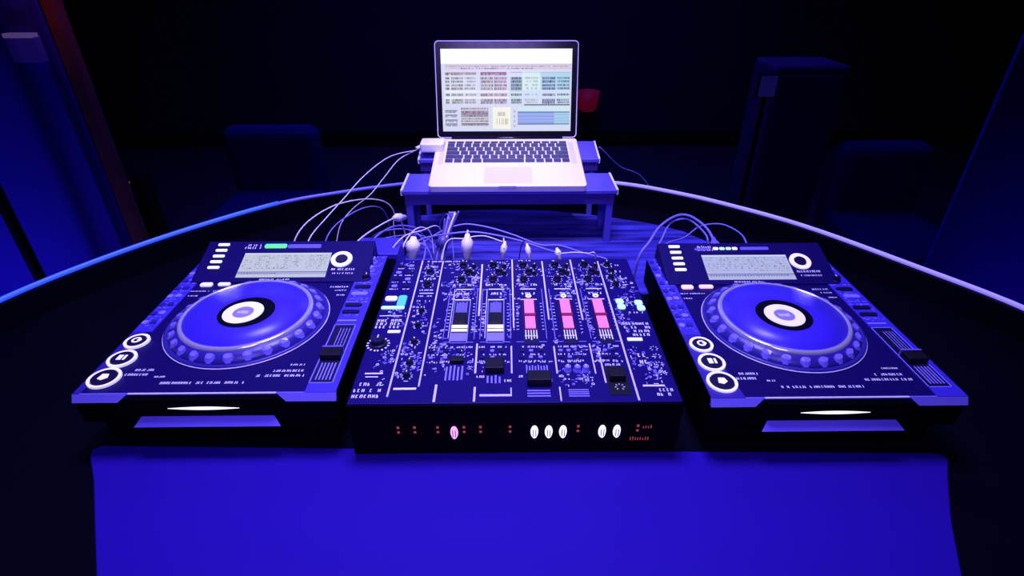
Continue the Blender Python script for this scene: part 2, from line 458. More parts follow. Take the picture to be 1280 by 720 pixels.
    for _ in range(70):
        a = R.uniform(-.1525, -.131); c = R.uniform(.135, .346); w_ = R.uniform(.001, .004)
        bb.box(a, min(a+w_, -.129), c, c+R.uniform(.0006, .0016), z, z+.0003)
    bb.build('legend', 'print_blue', t)
    # right strip: knobs, rocker, tempo fader
    knob(t, .139, .325, z, .0075, .010, 'panel_lit'); knob(t, .141, .298, z, .0065, .008, 'panel_lit'); knob(t, .140, .272, z, .0065, .008, 'knob_black')
    button(t, .127, .152, .2405, .2495, z, .002, 'knob_black', 'tempo_button'); button(t, .127, .152, .219, .228, z, .002, 'panel_lit', 'tempo_button')
    button(t, .125, .150, .188, .196, z, .002, 'knob_black', 'tempo_button'); button(t, .125, .150, .170, .178, z, .002, 'knob_black', 'tempo_button')
    bb = MB()
    for v in (.345, .312, .285, .258, .232, .209, .201, .163): print_line(bb, .124, .156, v, v+.0026, z, .6)
    bb.box(.124, .151, .1505, .1535, z, z+.0004); frame_lines(bb, .1225, .1525, .016, .142, z)
    for _ in range(60):
        a = R.uniform(.124, .154); c = R.uniform(.156, .346)
        bb.box(a, a+R.uniform(.001, .004), c, c+R.uniform(.0006, .0016), z, z+.0003)
    bb.build('legend', 'print_blue', t)
    b = MB(); b.box(.1245, .1505, .018, .140, z, z+.0003); bed = b.build('tempo_fader', 'knob_black', t)
    b = MB()
    for k in range(5): b.box(.1285+.0043*k, .1302+.0043*k, .022, .055, z+.0003, z+.0007)
    b.build('scale', 'panel_lit', bed); b = MB()
    for k in range(4): b.box(.1335+.0042*k, .1345+.0042*k, .082, .132, z+.0003, z+.0007)
    b.build('scale', 'panel_lit', bed)
    b = MB(); b.box(.124, .1510, .0605, .078, z+.0006, z+.009); cap = b.build('fader_cap', 'dark_plastic', bed, bevel=.0012)
    MB().box(.1240, .1510, .0775, .0798, z+.0006, z+.0096).build('cap_edge', 'lip_metal', cap)
    # printed legends
    z = .0952
    for (a, c, d, e) in ((-.104, -.078, .043, .047), (-.112, -.082, .034, .038), (-.073, -.058, .030, .033), (-.060, .045, .0175, .0215),
                         (.070, .110, .0395, .0435), (.052, .114, .030, .034), (.086, .108, .052, .055),
                         (.088, .116, .246, .250), (.098, .118, .236, .239), (.104, .118, .222, .225), (-.128, -.086, .2635-.0275, .239-.0003), (-.124, -.108, .222, .225)):
        if e > d: text_part(t, a, c, d, e, z, .92)
    return t
mat('lip_blue', (.20, .14, .95), .4)
mat('panel_dim', (.026, .014, .27), .45)
mat('panel_lit', (.26, .24, .9), .4)
mat('chrome_bright', (.85, .83, 1.), .15, .6)

player('media_player', 'disc player left of the mixer with green page key and white loop keys lit', -.3655, .515, 'left')
player('media_player', 'disc player right of the mixer with two salmon-pink loop keys lit', .3925, .4985, 'right').scale = (.975, 1, 1)

# ------------------------------------------------------------ mixer
mx = thing('dj_mixer', 'wide blue-black mixer full of knobs and faders between the two players', 'mixer', (.010, .500, 0))
b = MB(); b.box(-.2, .2, 0, .362, .012, .090); b.build('body', 'mixer_face', mx, bevel=.001)
b = MB(); b.box(-.2005, .2005, -.003, 0, .010, .0885); b.box(-.2008, -.2, 0, .362, .012, .0888); b.box(.2, .2008, 0, .362, .012, .0888)
fp = b.build('front_panel', 'front_black', mx)
for sx in (-.17, .17):
    for sy in (.04, .32): MB().cyl(sx, sy, 0, .013, .014, 20).build('foot', 'dark_plastic', mx)
Z = .090
for x, y0, y1, w in ((-.154, .012, .358, .0022), (-.1185, .030, .352, .0020), (-.097, .002, .033, .0030), (-.0505, .185, .343, .0026), (.0005, .154, .360, .0022), (.0520, .174, .353, .0022),
                     (.1012, .173, .358, .0024), (.1480, -.000, .352, .0024), (-.050, .054, .117, .0024), (-.0492, .002, .028, .0026), (-.0035, .054, .111, .0020), (.0542, .053, .110, .0020), (.0550, .001, .027, .0018),
                     (.1030, .052, .115, .0018), (.1132, .034, .108, .0020)):
    MB().box(x-w/2, x+w/2, max(y0, .002), y1, Z, Z+.0008).build('divider_line', 'line_metal', mx)
b = MB()
b.box(-.043, -.004, .011, .0145, Z, Z+.0008); b.box(-.0055, -.004, .0145, .026, Z, Z+.0008)
b.build('divider_line', 'line_metal', mx)
CH = [-.0765, -.0255, .0245, .0790, .1290]
mk = MB()
for i, cx in enumerate(CH):
    x0 = [-.118, -.050, .002, .054, .103][i]; x1 = [-.052, -.001, .050, .100, .146][i]
    for r_, v in enumerate((.338, .314, .290)):
        xx = cx+(-.006 if r_ != 1 else .004)
        knob(mx, xx, v, Z, .0058, .009, ang=R.uniform(-2, 2)); ticks(mk, xx, v, Z, .0074, 9)
        xx2 = cx+.0125
        if r_ != 2: knob(mx, xx2, v-.006, Z, .0036, .007, 'knob_black', ang=R.uniform(-2, 2)); ticks(mk, xx2, v-.006, Z, .0046, 6, l=.0014)
        print_line(mk, cx-.018, cx-.0165+.036*.8, v-.0135, v-.0115, Z, .6)
    for k in range(2): print_line(mk, cx-.017+.022*k, cx-.004+.022*k, .2720, .2765, Z, .85)
    mk.box(cx-.0125, cx+.0125, .2600, .2622, Z, Z+.0004)
    print_line(mk, cx-.010, cx+.011, .2450, .2510, Z, .95)
    mk.box(cx-.0125, cx+.0125, .2290, .2312, Z, Z+.0004)
    mk.box(cx-.0150, cx-.0142, .130, .262, Z, Z+.0004) if i < 2 else None
    for k in range(9):
        v = .150+.0085*k
        mk.box(cx-.020, cx-.0165, v, v+.001, Z, Z+.0003); mk.box(cx+.0165, cx+.0195, v, v+.001, Z, Z+.0003)
        if k % 3 == 0: print_line(mk, cx-.024, cx-.0205, v-.001, v+.0018, Z, .9)
    if i < 2:      # bright channel faders
        f = MB(); f.box(cx-.0115, cx+.0115, .119, .228, Z, Z+.0005); f = f.build('channel_fader', 'knob_black', mx)
        s = MB(); frame_lines(s, cx-.0125, cx+.0125, .118, .228, Z+.0005, .0013)
        for k in range(14):
            a = cx-.0085+.0012*k
            s.box(a, a+.0006, .188+R.uniform(0, .006), .225-R.uniform(0, .006), Z+.0005, Z+.0009)
        for k in range(5): s.box(cx-.009, cx+.009, .1215+.0036*k, .1228+.0036*k, Z+.0005, Z+.0009)
        s.build('scale', 'panel_lit', f)
        c = MB(); c.box(cx-.0085, cx+.0085, .160, .184, Z+.0012, Z+.008); c.build('fader_cap', 'dark_plastic', f, bevel=.001)
        for v0, v1 in ((.1535, .1590), (.1450, .1490)): MB().box(cx-.0110, cx+.0110, v0, v1, Z+.0012, Z+.0026).build('cap_light_bar', 'lit_white_hot', f)
        MB().box(cx-.0110, cx+.0110, .1215, .140, Z+.0009, Z+.0020).build('fader_plate', 'panel_lit', f)
    else:
        f = MB(); f.box(cx-.0105, cx+.0105, .116, .229, Z, Z+.0005); f = f.build('channel_fader', 'knob_black', mx)
        MB().box(cx-.0072, cx+.0072, .152, .1815, Z+.0005, Z+.0020).build('level_light', 'lit_pink', f)
        MB().box(cx-.0072, cx+.0072, .1865, .228, Z+.0005, Z+.0020).build('level_light', 'lit_pink', f)
        MB().box(cx-.0085, cx+.0085, .1812, .1868, Z+.0005, Z+.0040).build('fader_cap', 'dark_red', f)
        s = MB(); 
        for k in range(5): s.box(cx-.008+.0038*k, cx-.0065+.0038*k, .124+R.uniform(0, .004), .148, Z+.0005, Z+.0009)
        s.box(cx-.009, cx+.009, .1335, .1348, Z+.0005, Z+.0010); s.build('scale', 'print_white', f)
        MB().ring(cx, .2395, Z, Z+.0012, .0022, .0046, 18).build('ring_light', 'lit_white', mx)
        print_line(mk, cx-.022, cx-.010, .231, .235, Z, .8)
    # button rows under the faders
    for r_ in range(2):
        for k in range(3):
            a = x0+.004+(x1-x0-.010)*k/3.+R.uniform(0, .002)
            button(mx, a, a+.0055, .098-.014*r_, .1025-.014*r_, Z, .0016, 'knob_black' if R.random() < .6 else 'panel_lit')
            print_line(mk, a-.001, a+.009, .0915-.014*r_, .0945-.014*r_, Z, .75)
    print_line(mk, x0+.003, x1-.003, .108, .1115, Z, .65)
    print_line(mk, x0+.002, x1-.002, .0755, .0785, Z, .5)
    if i in (1, 2, 3): print_line(mk, x0+.002, x0+.012, .046, .050, Z, .9); print_line(mk, x1-.012, x1-.001, .038, .042, Z, .9)
# lower section
def stripes(x0, x1, y0, y1, n, m='panel_lit', horiz=False):
    s = MB()
    for k in range(n):
        if horiz: a = y0+(y1-y0)*k/n; s.box(x0, x1, a, a+(y1-y0)/n*.45, Z, Z+.0006)
        else: a = x0+(x1-x0)*k/n; s.box(a, a+(x1-x0)/n*.45, y0+R.uniform(0, .003), y1-R.uniform(0, .004), Z, Z+.0006)
    return s.build('scale_marks', m, mx)
stripes(-.088, -.063, .041, .071, 5); MB().box(-.084, -.066, .074, .084, Z, Z+.006).build('fader_cap', 'dark_plastic', mx, bevel=.001)
MB().box(-.0375, -.0135, .0535, .0755, Z, Z+.010).build('fader_cap', 'dark_plastic', mx, bevel=.001)
print_line(mk, -.0375, -.0145, .0785, .0835, Z, .95); stripes(-.035, -.015, .033, .051, 4)
stripes(.015, .045, .0515, .072, 8); MB().box(.0155, .0450, .0285, .0475, Z, Z+.011).build('crossfader_cap', 'dark_plastic', mx, bevel=.001)
stripes(.0150, .0430, .010, .0245, 3, horiz=True); stripes(.065, .090, .0095, .0245, 4, horiz=True)
for a in (.068, .080, .091): knob(mx, a, .058, Z, .0042, .008, 'panel_lit')
MB().box(.1155, .1420, .012, .066, Z, Z+.0006).build('fader_plate', 'dark_plastic', mx)
MB().box(.1180, .1380, .036, .050, Z+.0006, Z+.010).build('fader_cap', 'dark_plastic', mx, bevel=.001)
print_line(mk, .1165, .1400, .0680, .0720, Z, .95); ticks(mk, .129, .026, Z+.0006, .004, 7)
# narrow column
for v in (.315, .275): knob(mx, -.136, v, Z, .006, .009, ang=R.uniform(-2, 2)); ticks(mk, -.136, v, Z, .0075, 9)
mk.box(-.146, -.124, .249, .251, Z, Z+.0004)
for v in (.335, .295, .258, .240, .226): print_line(mk, -.147, -.124, v, v+.0035, Z, .8)
for v in (.198, .160, .121, .075, .050): ticks(mk, -.136, v, Z, .0052, 9, l=.0026); knob(mx, -.136, v, Z, .0044, .007, 'knob_black')
mk.box(-.149, -.121, .0245, .0280, Z, Z+.0004)
# left column
for j, v in enumerate((.335, .312, .290, .268)):
    for k in range(2): button(mx, -.193+.018*k, -.184+.018*k, v, v+.007, Z, .0018, 'panel_lit' if (j+k) % 2 else 'knob_black'); print_line(mk, -.195+.018*k, -.181+.018*k, v-.006, v-.003, Z, .8)
button(mx, -.196, -.178, .228, .240, Z, .002, 'lit_white'); button(mx, -.176, -.163, .212, .242, Z, .002, 'lit_teal'); button(mx, -.1975, -.163, .2045, .2115, Z, .002, 'lit_mint')
mk.box(-.196, -.163, .1865, .1882, Z, Z+.0004)
for k in range(3): print_line(mk, -.197+.0, -.180, .172-.008*k, .178-.008*k, Z, .95); print_line(mk, -.177, -.160, .172-.008*k, .178-.008*k, Z, .95)
MB().box(-.177, -.1595, .1440, .1495, Z, Z+.0012).build('indicator_light', 'lit_white', mx)
ticks(mk, -.185, .118, Z, .013, 16, -3., 3., .003, .0022); knob(mx, -.185, .118, Z, .010, .010); ticks(mk, -.167, .098, Z, .004, 8)
mk.box(-.190, -.167, .0545, .0570, Z, Z+.0004); mk.box(-.188, -.172, .0485, .0500, Z, Z+.0004)
for v in (.0105, .021, .0325): print_line(mk, -.197, -.160, v, v+.0055, Z, .7)
# right column
for j, v in enumerate((.338, .316, .294, .272)):
    knob(mx, .162+.004*(j % 2), v, Z, .0050, .008, 'knob_black'); ticks(mk, .162+.004*(j % 2), v, Z, .0064, 8); print_line(mk, .172, .190, v-.002, v+.0025, Z, .7)
for a, c in ((.1575, .228), (.1575, .213), (.1855, .224), (.1865, .209)): button(mx, a, a+.0115, c-.013, c, Z, .002, 'lit_mint')
print_line(mk, .170, .184, .222, .232, Z, .9); print_line(mk, .172, .196, .190, .194, Z, .5)
for k in range(4): print_line(mk, .156+.002*k, .197, .158-.009*k+.002, .1655-.009*k, Z, .8)
MB().box(.157, .1775, .1215, .1275, Z, Z+.0012).build('indicator_light', 'lit_cream', mx)
for k in range(4): print_line(mk, .164, .180, .100-.014*k, .107-.014*k, Z, .75); ticks(mk, .189, .104-.017*k, Z, .0035, 7)
mk.box(.158, .185, .0270, .0300, Z, Z+.0004)
for v in (.010, .018): print_line(mk, .172, .195, v, v+.005, Z, .7)
print_line(mk, -.145, -.075, .3530, .3570, Z, .95); print_line(mk, .012, .034, .3550, .3585, Z, .95)
def clear(x, y):
    for cx in CH:
        if abs(x-cx) < .016 and .118 < y < .232: return False
        if abs(x-cx) < .010 and .276 < y < .345: return False
    for a in (-.154, -.1185, -.0505, .0005, .0520, .1012, .1480):
        if abs(x-a) < .004: return False
    return not (.112 < x < .144 and y < .075) and not (.012 < x < .048 and y < .076) and not (-.04 < x < -.012 and y < .078) and not (-.09 < x < -.06 and y < .086)
mk2 = MB(); n_ = 0
hubs = [(R.uniform(-.194, .194), R.uniform(.03, .35)) for _ in range(90)]
while n_ < 1150:
    hx_, hy_ = R.choice(hubs); x = hx_+R.gauss(0, .007); y = hy_+R.gauss(0, .009)
    if abs(x) > .195 or not .012 < y < .354 or not clear(x, y): continue
    n_ += 1; k = R.randrange(5); q_ = mk if R.random() < .4 else mk2
    if k == 0: q_.box(x, x+R.uniform(.002, .006), y, y+.0009, Z, Z+.0003)
    elif k == 1: q_.box(x, x+.0009, y, y+R.uniform(.002, .006), Z, Z+.0003)
    elif k == 2: q_.cyl(x, y, Z, Z+.0003, .0011, 8)
    elif k == 3: q_.ring(x, y, Z, Z+.0003, .0013, .0021, 10)
    else: q_.prism([(x, y), (x+.003, y+.002), (x+.0027, y+.0028), (x-.0003, y+.0008)], Z, Z+.0003)
for i, cx in enumerate(CH):      # thin outlines between the faders
    for sg in (-1, 1):
        a = cx+sg*.0215
        if all(abs(a-d) > .003 for d in (-.154, -.1185, -.0505, .0005, .0520, .1012, .1480)): mk2.box(a-.0004, a+.0004, .128, .262, Z, Z+.0003)
    mk2.box(cx-.021, cx+.021, .1205, .1215, Z, Z+.0003)
mk2.build('legend', 'print_blue', mx)
mk.build('legend', 'print_white', mx)
# front sockets
for x, kind in ((-.0765, 'p'), (.0215, 'w'), (.0390, 'w'), (.0565, 'w'), (.1045, 'w'), (.1225, 'w')):
    x -= -.002
    b = MB(); n = 18; ring = [(.0048*math.cos(2*PI*k/n), .0105*math.sin(2*PI*k/n)) for k in range(n)]
    b.hexa([(x+a, -.003, .0455+c) for a, c in ring], [(x+a*.8, -.0055, .0455+c*.85) for a, c in ring])
    so = b.build('socket_light', 'lit_jack_pink' if kind == 'p' else 'lit_jack', fp)
    b = MB()
    for s in (-1, 1): b.box(x+s*.0016-.0004, x+s*.0016+.0004, -.0061, -.0053, .040, .051)
    b.build('slot', 'knob_black', so)
for x in (-.142, -.122, -.094, -.062, -.042, -.006, .077, .150):
    b = MB(); b.box(x-.0018, x+.0012, -.0036, -.003, .0525, .0560)
    if R.random() < .7: b.box(x-.0018, x+.0012, -.0036, -.003, .0450, .0480)
    b.build('small_indicator', 'lit_red_dim', fp)
for (x0, x1, z) in ((.142, .166, .0300), (.156, .166, .050)):
    x = x0; b = MB()
    while x < x1: b.box(x, x+.0010, -.0036, -.003, z, z+R.uniform(.003, .006)); x += .0031
    b.build('socket_legend', 'lit_red_dim', fp)

# ------------------------------------------------------------ laptop stand
st = thing('laptop_stand', 'blue two-step metal stand holding up the open laptop', 'laptop stand', (.0085, 1.095, 0))
RY0, RY1, RZ0, RZ1 = .143, .236, .1460, .1601
MB().box(-.2235, .2235, 0, .106, .118, .126).build('front_shelf', 'stand_blue', st, bevel=.001)
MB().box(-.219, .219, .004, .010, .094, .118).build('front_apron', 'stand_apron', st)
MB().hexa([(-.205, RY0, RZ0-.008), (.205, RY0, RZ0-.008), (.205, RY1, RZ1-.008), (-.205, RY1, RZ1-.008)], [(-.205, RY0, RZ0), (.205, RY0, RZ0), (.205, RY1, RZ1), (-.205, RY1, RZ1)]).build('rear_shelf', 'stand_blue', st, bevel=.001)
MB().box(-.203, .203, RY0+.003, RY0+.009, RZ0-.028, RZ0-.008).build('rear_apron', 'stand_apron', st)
for s in (-1, 1):
    MB().box(s*.2235-.0022, s*.2235+.0022, .001, .105, .116, .1275).build('end_strip', 'stand_end', st)
    MB().hexa([(s*.205-.002, RY0+.001, RZ0-.010), (s*.205+.002, RY0+.001, RZ0-.010), (s*.205+.002, RY1-.001, RZ1-.010), (s*.205-.002, RY1-.001, RZ1-.010)], [(s*.205-.002, RY0+.001, RZ0+.001), (s*.205+.002, RY0+.001, RZ0+.001), (s*.205+.002, RY1-.001, RZ1+.001), (s*.205-.002, RY1-.001, RZ1+.001)]).build('end_strip', 'stand_end', st)
    for y in (.006, .088):
        MB().box(s*.211-.0070, s*.211+.0070, y, y+.014, .005, .118).build('leg', 'stand_leg' if 'stand_leg' in MATS else 'stand_blue', st)
    MB().box(s*.192-.006, s*.192+.006, .155, .167, .005, .138).build('leg', 'stand_blue', st)
    MB().box(s*.192-.006, s*.192+.006, .215, .227, .005, .150).build('leg', 'stand_blue', st)
    MB().box(s*.211-.0045, s*.211+.0045, .020, .088, .100, .110).build('side_bar', 'stand_blue', st)

# ------------------------------------------------------------ laptop
LW, LD, LT = .325, .226, .0135
tilt = math.atan2(.034, .224)
lp = thing('laptop', 'open silver laptop with a lit screen standing on the stepped stand', 'laptop', (.0045, 1.088, .1262), (tilt, 0, 0))
def rrect(x0, x1, y0, y1, r, n=5):
    o = []
    for cx, cy, a0 in ((x1-r, y0+r, -PI/2), (x1-r, y1-r, 0), (x0+r, y1-r, PI/2), (x0+r, y0+r, PI)):
        for k in range(n+1): a = a0+PI/2*k/n; o.append((cx+r*math.cos(a), cy+r*math.sin(a)))
    return o
base = MB().prism(rrect(-LW/2, LW/2, 0, LD, .008), .0, LT).build('base', 'aluminium', lp, bevel=.0012)
MB().prism(rrect(-.050, .052, .012, .083, .004), LT, LT+.0002).build('trackpad', 'aluminium_pad', base)
MB().box(-.018, .018, -.0006, .002, LT-.004, LT+.0003).build('lid_notch', 'aluminium_pad', base)
for sx in (-1, 1): MB().box(sx*.146-.0055, sx*.146+.0055, .098, .205, LT, LT+.0002).build('speaker_grille', 'aluminium_pad', base)
rows = [([1]*14, .0085), ([1]*13+[1.5], .0160), ([1.5]+[1]*13, .0160), ([1.8]+[1]*11+[1.8], .0160), ([2.35]+[1]*10+[2.35], .0160), ([1, 1, 1, 1.25, 5.4, 1.25, 1, .95, .95, .95], .0160)]
KX0, KX1 = -.1365, .1365; gap = .0030
y = .2080
for ws, h in rows:
    tot = sum(ws); u = (KX1-KX0-gap*(len(ws)-1))/tot; x = KX0; y -= h+.0030 if h > .01 else h
    for w in ws:
        kw = u*w
        MB().prism(rrect(x, x+kw, y, y+h, .0015, 2), LT, LT+.0012).build('key', 'key_black', base)
        x += kw+gap
# lid
lidang = math.atan2(.1965, .051)-tilt
lid_e = MB().prism(rrect(-LW/2, LW/2, 0, .211, .009), -.003, .003)
lid = lid_e.build('lid', 'aluminium', lp, (0, LD+.001, LT+.001), (lidang, 0, 0))
MB().prism(rrect(-LW/2+.0022, LW/2-.0022, .0022, .2088, .0075), .003, .0034).build('bezel', 'bezel_black', lid)
MB().tube([(-.13, LD, LT), (.13, LD, LT)], .0042, 10).build('hinge', 'bezel_black', lp)
sc = MB(); lay = sc.bm.loops.layers.float_color.new('Col')
SX0, SX1, SY0, SY1 = -.1490, .1480, .0150, .1935
def cell(a, c, d, e, col, lv=1):      # a..c across, d..e down from the top, 0..1
    x0 = SX0+(SX1-SX0)*a; x1 = SX0+(SX1-SX0)*c; y1 = SY1-(SY1-SY0)*d; y0 = SY1-(SY1-SY0)*e; z = .0035+.0001*lv
    f = sc.face([(x0, y0, z), (x1, y0, z), (x1, y1, z), (x0, y1, z)])
    for l in f.loops: l[lay] = (*col, 1)
cell(0, 1, 0, 1, (.66, .69, .84), 0)
cell(0, 1, 0, .175, (.97, .96, .99))
rr = random.Random(11)
def dashes(a, c, d, e, cols, dens=.75, wl=(.004, .016), lv=3):
    dens = min(1, dens+.17); e = d+(e-d)*1.25; cols = [tuple(q_*.72 for q_ in c_) for c_ in cols]; wl = (wl[0]*.8, wl[1]*.8)
    x = a
    while x < c:
        w = min(rr.uniform(*wl), c-x)
        if rr.random() < dens: cell(x, x+w, d, e, rr.choice(cols), lv)
        x += w+rr.uniform(.001, .004)
dk = [(.10, .10, .15), (.22, .22, .27), (.33, .32, .38)]
cell(.03, .99, .185, .205, (.62, .52, .56)); cell(.03, .99, .225, .24, (.66, .5, .56)); dashes(.03, .98, .205, .215, [(.5, .35, .4), (.72, .66, .7)], .8); dashes(.15, .7, .226, .238, [(.35, .15, .2), (.6, .4, .45)], .6)
cell(.03, .27, .275, .30, (.55, .35, .40)); cell(.30, .50, .275, .305, (.42, .10, .17)); cell(.53, .99, .275, .285, (.45, .42, .46)); cell(.62, .76, .27, .49, (.66, .82, .78)); cell(.76, .99, .28, .49, (.42, .66, .80)); cell(.02, .27, .31, .66, (.70, .73, .80)); cell(.295, .505, .31, .66, (.66, .64, .72)); cell(.525, .62, .5, .66, (.6, .72, .76)); cell(.63, .99, .49, .66, (.62, .72, .84))
cell(.53, .62, .34, .50, (.34, .46, .50), 2)
for k, v in enumerate((.285, .335, .375, .42, .46, .535, .60, .63)):
    dashes(.03, .06, v, v+.022, dk, .8); dashes(.075, .165, v, v+.022, [(.2, .2, .2), (.25, .3, .3), (.5, .45, .5)], .85); dashes(.175, .265, v, v+.020, [(.35, .36, .4), (.6, .62, .7)], .75)
    dashes(.30, .395, v, v+.024, [(.25, .2, .22), (.5, .48, .5), (.3, .28, .3)], .85); dashes(.405, .50, v, v+.024, [(.38, .2, .33), (.5, .4, .5), (.25, .2, .25)], .85)
    if k: dashes(.535, .615, v, v+.022, [(.06, .10, .13), (.2, .3, .33)], .85); dashes(.64, .74, v, v+.018, [(.45, .62, .6), (.6, .7, .7)], .6)
    if k: dashes(.775, .875, v, v+.024, [(.05, .08, .2), (.12, .18, .33), (.2, .2, .4)], .9); dashes(.89, .985, v, v+.020, [(.12, .2, .3), (.3, .42, .5)], .85)
for v in (.50, .575): cell(.02, .52, v, v+.02, (.86, .86, .92), 4)
cell(.635, .99, .665, .68, (.07, .13, .13), 4)
for v in (.735, .79, .85, .90): cell(.02, .115, v, v+.018, (.25, .24, .32)); dashes(.02, .115, v+.022, v+.032, dk, .7)
cell(.14, .36, .70, .94, (.60, .58, .64)); cell(.145, .355, .745, .82, (.35, .28, .33), 2)
for v in (.71, .75, .77, .80, .835, .865, .91): dashes(.145, .355, v, v+.013, [(.22, .18, .24), (.4, .34, .4), (.55, .5, .58)], .85)
cell(.145, .355, .90, .925, (.16, .13, .17), 2)
cell(.39, .53, .70, .97, (.90, .88, .74)); dashes(.43, .50, .76, .80, [(.7, .66, .5)], .6); dashes(.42, .51, .84, .9, [(.75, .72, .5)], .5); 
cell(.585, .99, .70, .745, (.60, .80, .80)); cell(.585, .99, .755, .92, (.26, .36, .74)); cell(.87, .99, .755, .92, (.34, .62, .70), 2)
for v in (.757, .785, .83, .865, .905): cell(.585, .99, v, v+.012, (.10, .20, .32) if v < .76 or v > .9 else (.36, .46, .88), 3)
for v in (.74, .80, .86, .92): cell(.555, .567, v, v+.03, (.4, .45, .5), 2)
scr = sc.build('screen', 'laptop_display', lid)

# ------------------------------------------------------------ cables
def cable(label, pts, r, m, ends=(), name='cable', z_min=None):
    t = thing(name, label, 'cable', pts[0])
    o = Vector(pts[0])
    MB().tube([p-o for p in crom(pts, 8)], r, 7).build('cord', m, t)
    for (p, q, rr_, mm) in ends:
        p = Vector(p)-o; q = Vector(q)-o
        d = q-p
        MB().tube([p, p+d*.12, p+d*.3, p+d*.62, p+d*.66, q], [rr_*.35, rr_*.5, rr_, rr_, rr_*.72, rr_*.6], 12).build('plug', mm, t)
    return t
A = [(-0.1995, 1.24, 0.1672), (-0.2528, 1.2, 0.1653), (-0.2935, 1.12, 0.1503), (-0.318, 1.04, 0.1331), (-0.3352, 0.98, 0.1219), (-0.3475, 0.9, 0.114), (-.350, .878, .088)]
cable('thin white cable arching from the rear shelf down behind the left player', A, .0012, 'cord_white')
B = [(-0.2055, 1.24, 0.1650), (-0.2363, 1.21, 0.1547), (-0.2615, 1.16, 0.1323), (-0.2855, 1.12, 0.1098), (-0.3234, 1.1, 0.0839), (-0.3482, 1.08, 0.0546), (-.362, 1.06, .0015)]
cable('thin pale cable hanging steeply from the rear shelf beside the white arch', B, .0011, 'cord_white')
Cc = [(-0.3707, 0.885, 0.090), (-0.3700, 0.89, 0.1159), (-0.3519, 0.92, 0.1375), (-0.3165, 0.97, 0.147), (-0.2763, 1.03, 0.1352), (-0.2495, 1.08, 0.1097), (-0.2365, 1.1, 0.0798), (-0.2401, 1.1, 0.0466), (-.2405, 1.1, .0065)]
cable('tall white loop of cable rising behind the green key of the left player', Cc, .0013, 'cord_white')
Dd = [(-0.3162, 0.878, 0.092), (-0.3155, 0.89, 0.1156), (-0.3033, 0.92, 0.131), (-0.2783, 0.97, 0.1357), (-0.2601, 1.02, 0.1242), (-0.2525, 1.07, 0.0963), (-0.2505, 1.1, 0.0597), (-0.2544, 1.12, 0.0063)]
cable('smaller violet loop of cable inside the tall white loop', Dd, .0011, 'cord_blue')
E_ = [(.232, .885, .012), (0.2366, 0.88, 0.0829), (0.2576, 0.9, 0.1041), (0.2843, 0.94, 0.1153), (0.3207, 0.97, 0.1228), (0.3464, 0.97, 0.1226), (0.3694, 0.95, 0.1119), (0.3763, 0.92, 0.1033), (0.3741, 0.885, 0.090)]
cable('thick outer loop of cable arching behind the right player', E_, .0024, 'cord_blue', [((.3765, .915, .104), (.3741, .868, .084), .0085, 'lit_blue')])
Ff = [(.262, .88, .011), (0.2741, 0.9, 0.0879), (0.2888, 0.93, 0.0973), (0.3078, 0.96, 0.111), (0.3293, 0.97, 0.1162), (0.3477, 0.97, 0.1144), (0.3627, 0.95, 0.107), (0.3678, 0.92, 0.1017), (0.3613, 0.89, 0.0921)]
cable('inner loop of cable nested under the thick one behind the right player', Ff, .0018, 'cord_blue', [((.366, .91, .0995), (.3600, .868, .085), .0065, 'cord_dark')])
G_ = [(0.2855, 0.880, 0.0935), (0.2870, 0.895, 0.1025), (0.3288, 0.93, 0.0971), (0.366, 0.96, 0.1057), (0.4029, 0.96, 0.1104), (0.4268, 0.94, 0.1064), (0.4328, 0.91, 0.1029), (0.4307, 0.875, 0.0885)]
cable('wavy violet cable crossing low behind the display of the right player', G_, .0014, 'cord_blue')
cable('faint dark cable running from the rear shelf over the right desk rim', [(.214, 1.262, .165), (0.2215, 1.262, 0.1620), (0.2753, 1.3, 0.1075), (0.345, 1.345, 0.0620), (.40, 1.36, -.04), (.42, 1.40, -.3)], .0011, 'cord_blue')
M1 = [(-0.1625, 0.873, 0.1143), (-0.1485, 0.92, 0.1031), (-0.1175, 0.98, 0.0824), (-0.0663, 1.0, 0.0777), (-0.0191, 0.99, 0.0753), (0.027, 0.96, 0.0776), (0.0702, 0.92, 0.0807), (0.0934, 0.873, 0.0955)]
cable('long arched cable from the left white plug to the right one behind the mixer', M1, .0018, 'cord_blue',
      [((-.1605, .885, .124), (-.1640, .869, .088), .0125, 'plug_white'), ((.0900, .885, .1000), (.0950, .870, .084), .0058, 'plug_white')])
M2 = [(-.205, 1.03, .0085), (-0.1511, 1.05, 0.0454), (-0.0944, 1.06, 0.0659), (-0.0445, 1.05, 0.0666), (0.0125, 1.02, 0.0625), (0.0667, 0.98, 0.0589), (0.1058, 0.98, 0.0569), (0.1571, 0.95, 0.0529), (0.1924, 0.93, 0.0512), (0.2254, 0.92, 0.0245), (.235, .925, .0075)]
cable('dark cable curving low across the wooden board to the right', M2, .0016, 'cord_blue')
M3 = [(-.125, .90, .0075), (-0.1136, 0.95, 0.0767), (-0.0784, 0.95, 0.0882), (-0.0408, 0.95, 0.0929), (-0.0063, 0.92, 0.0958), (-.004, .90, .112), (-0.0030, 0.873, 0.106)]
cable('short white cable bowed over the rear edge of the mixer to its middle plug', M3, .0012, 'cord_white', [((-.0015, .885, .1140), (-.0065, .870, .086), .0058, 'plug_white')])
cable('white cable standing up behind the second mixer channel with a broad plug', [(-.0640, .90, .030), (-.0650, .905, .10), (-.0662, .893, .130), (-.0670, .885, .128)], .0016, 'cord_white',
      [((-.0668, .887, .128), (-.0685, .869, .086), .0105, 'plug_white')])
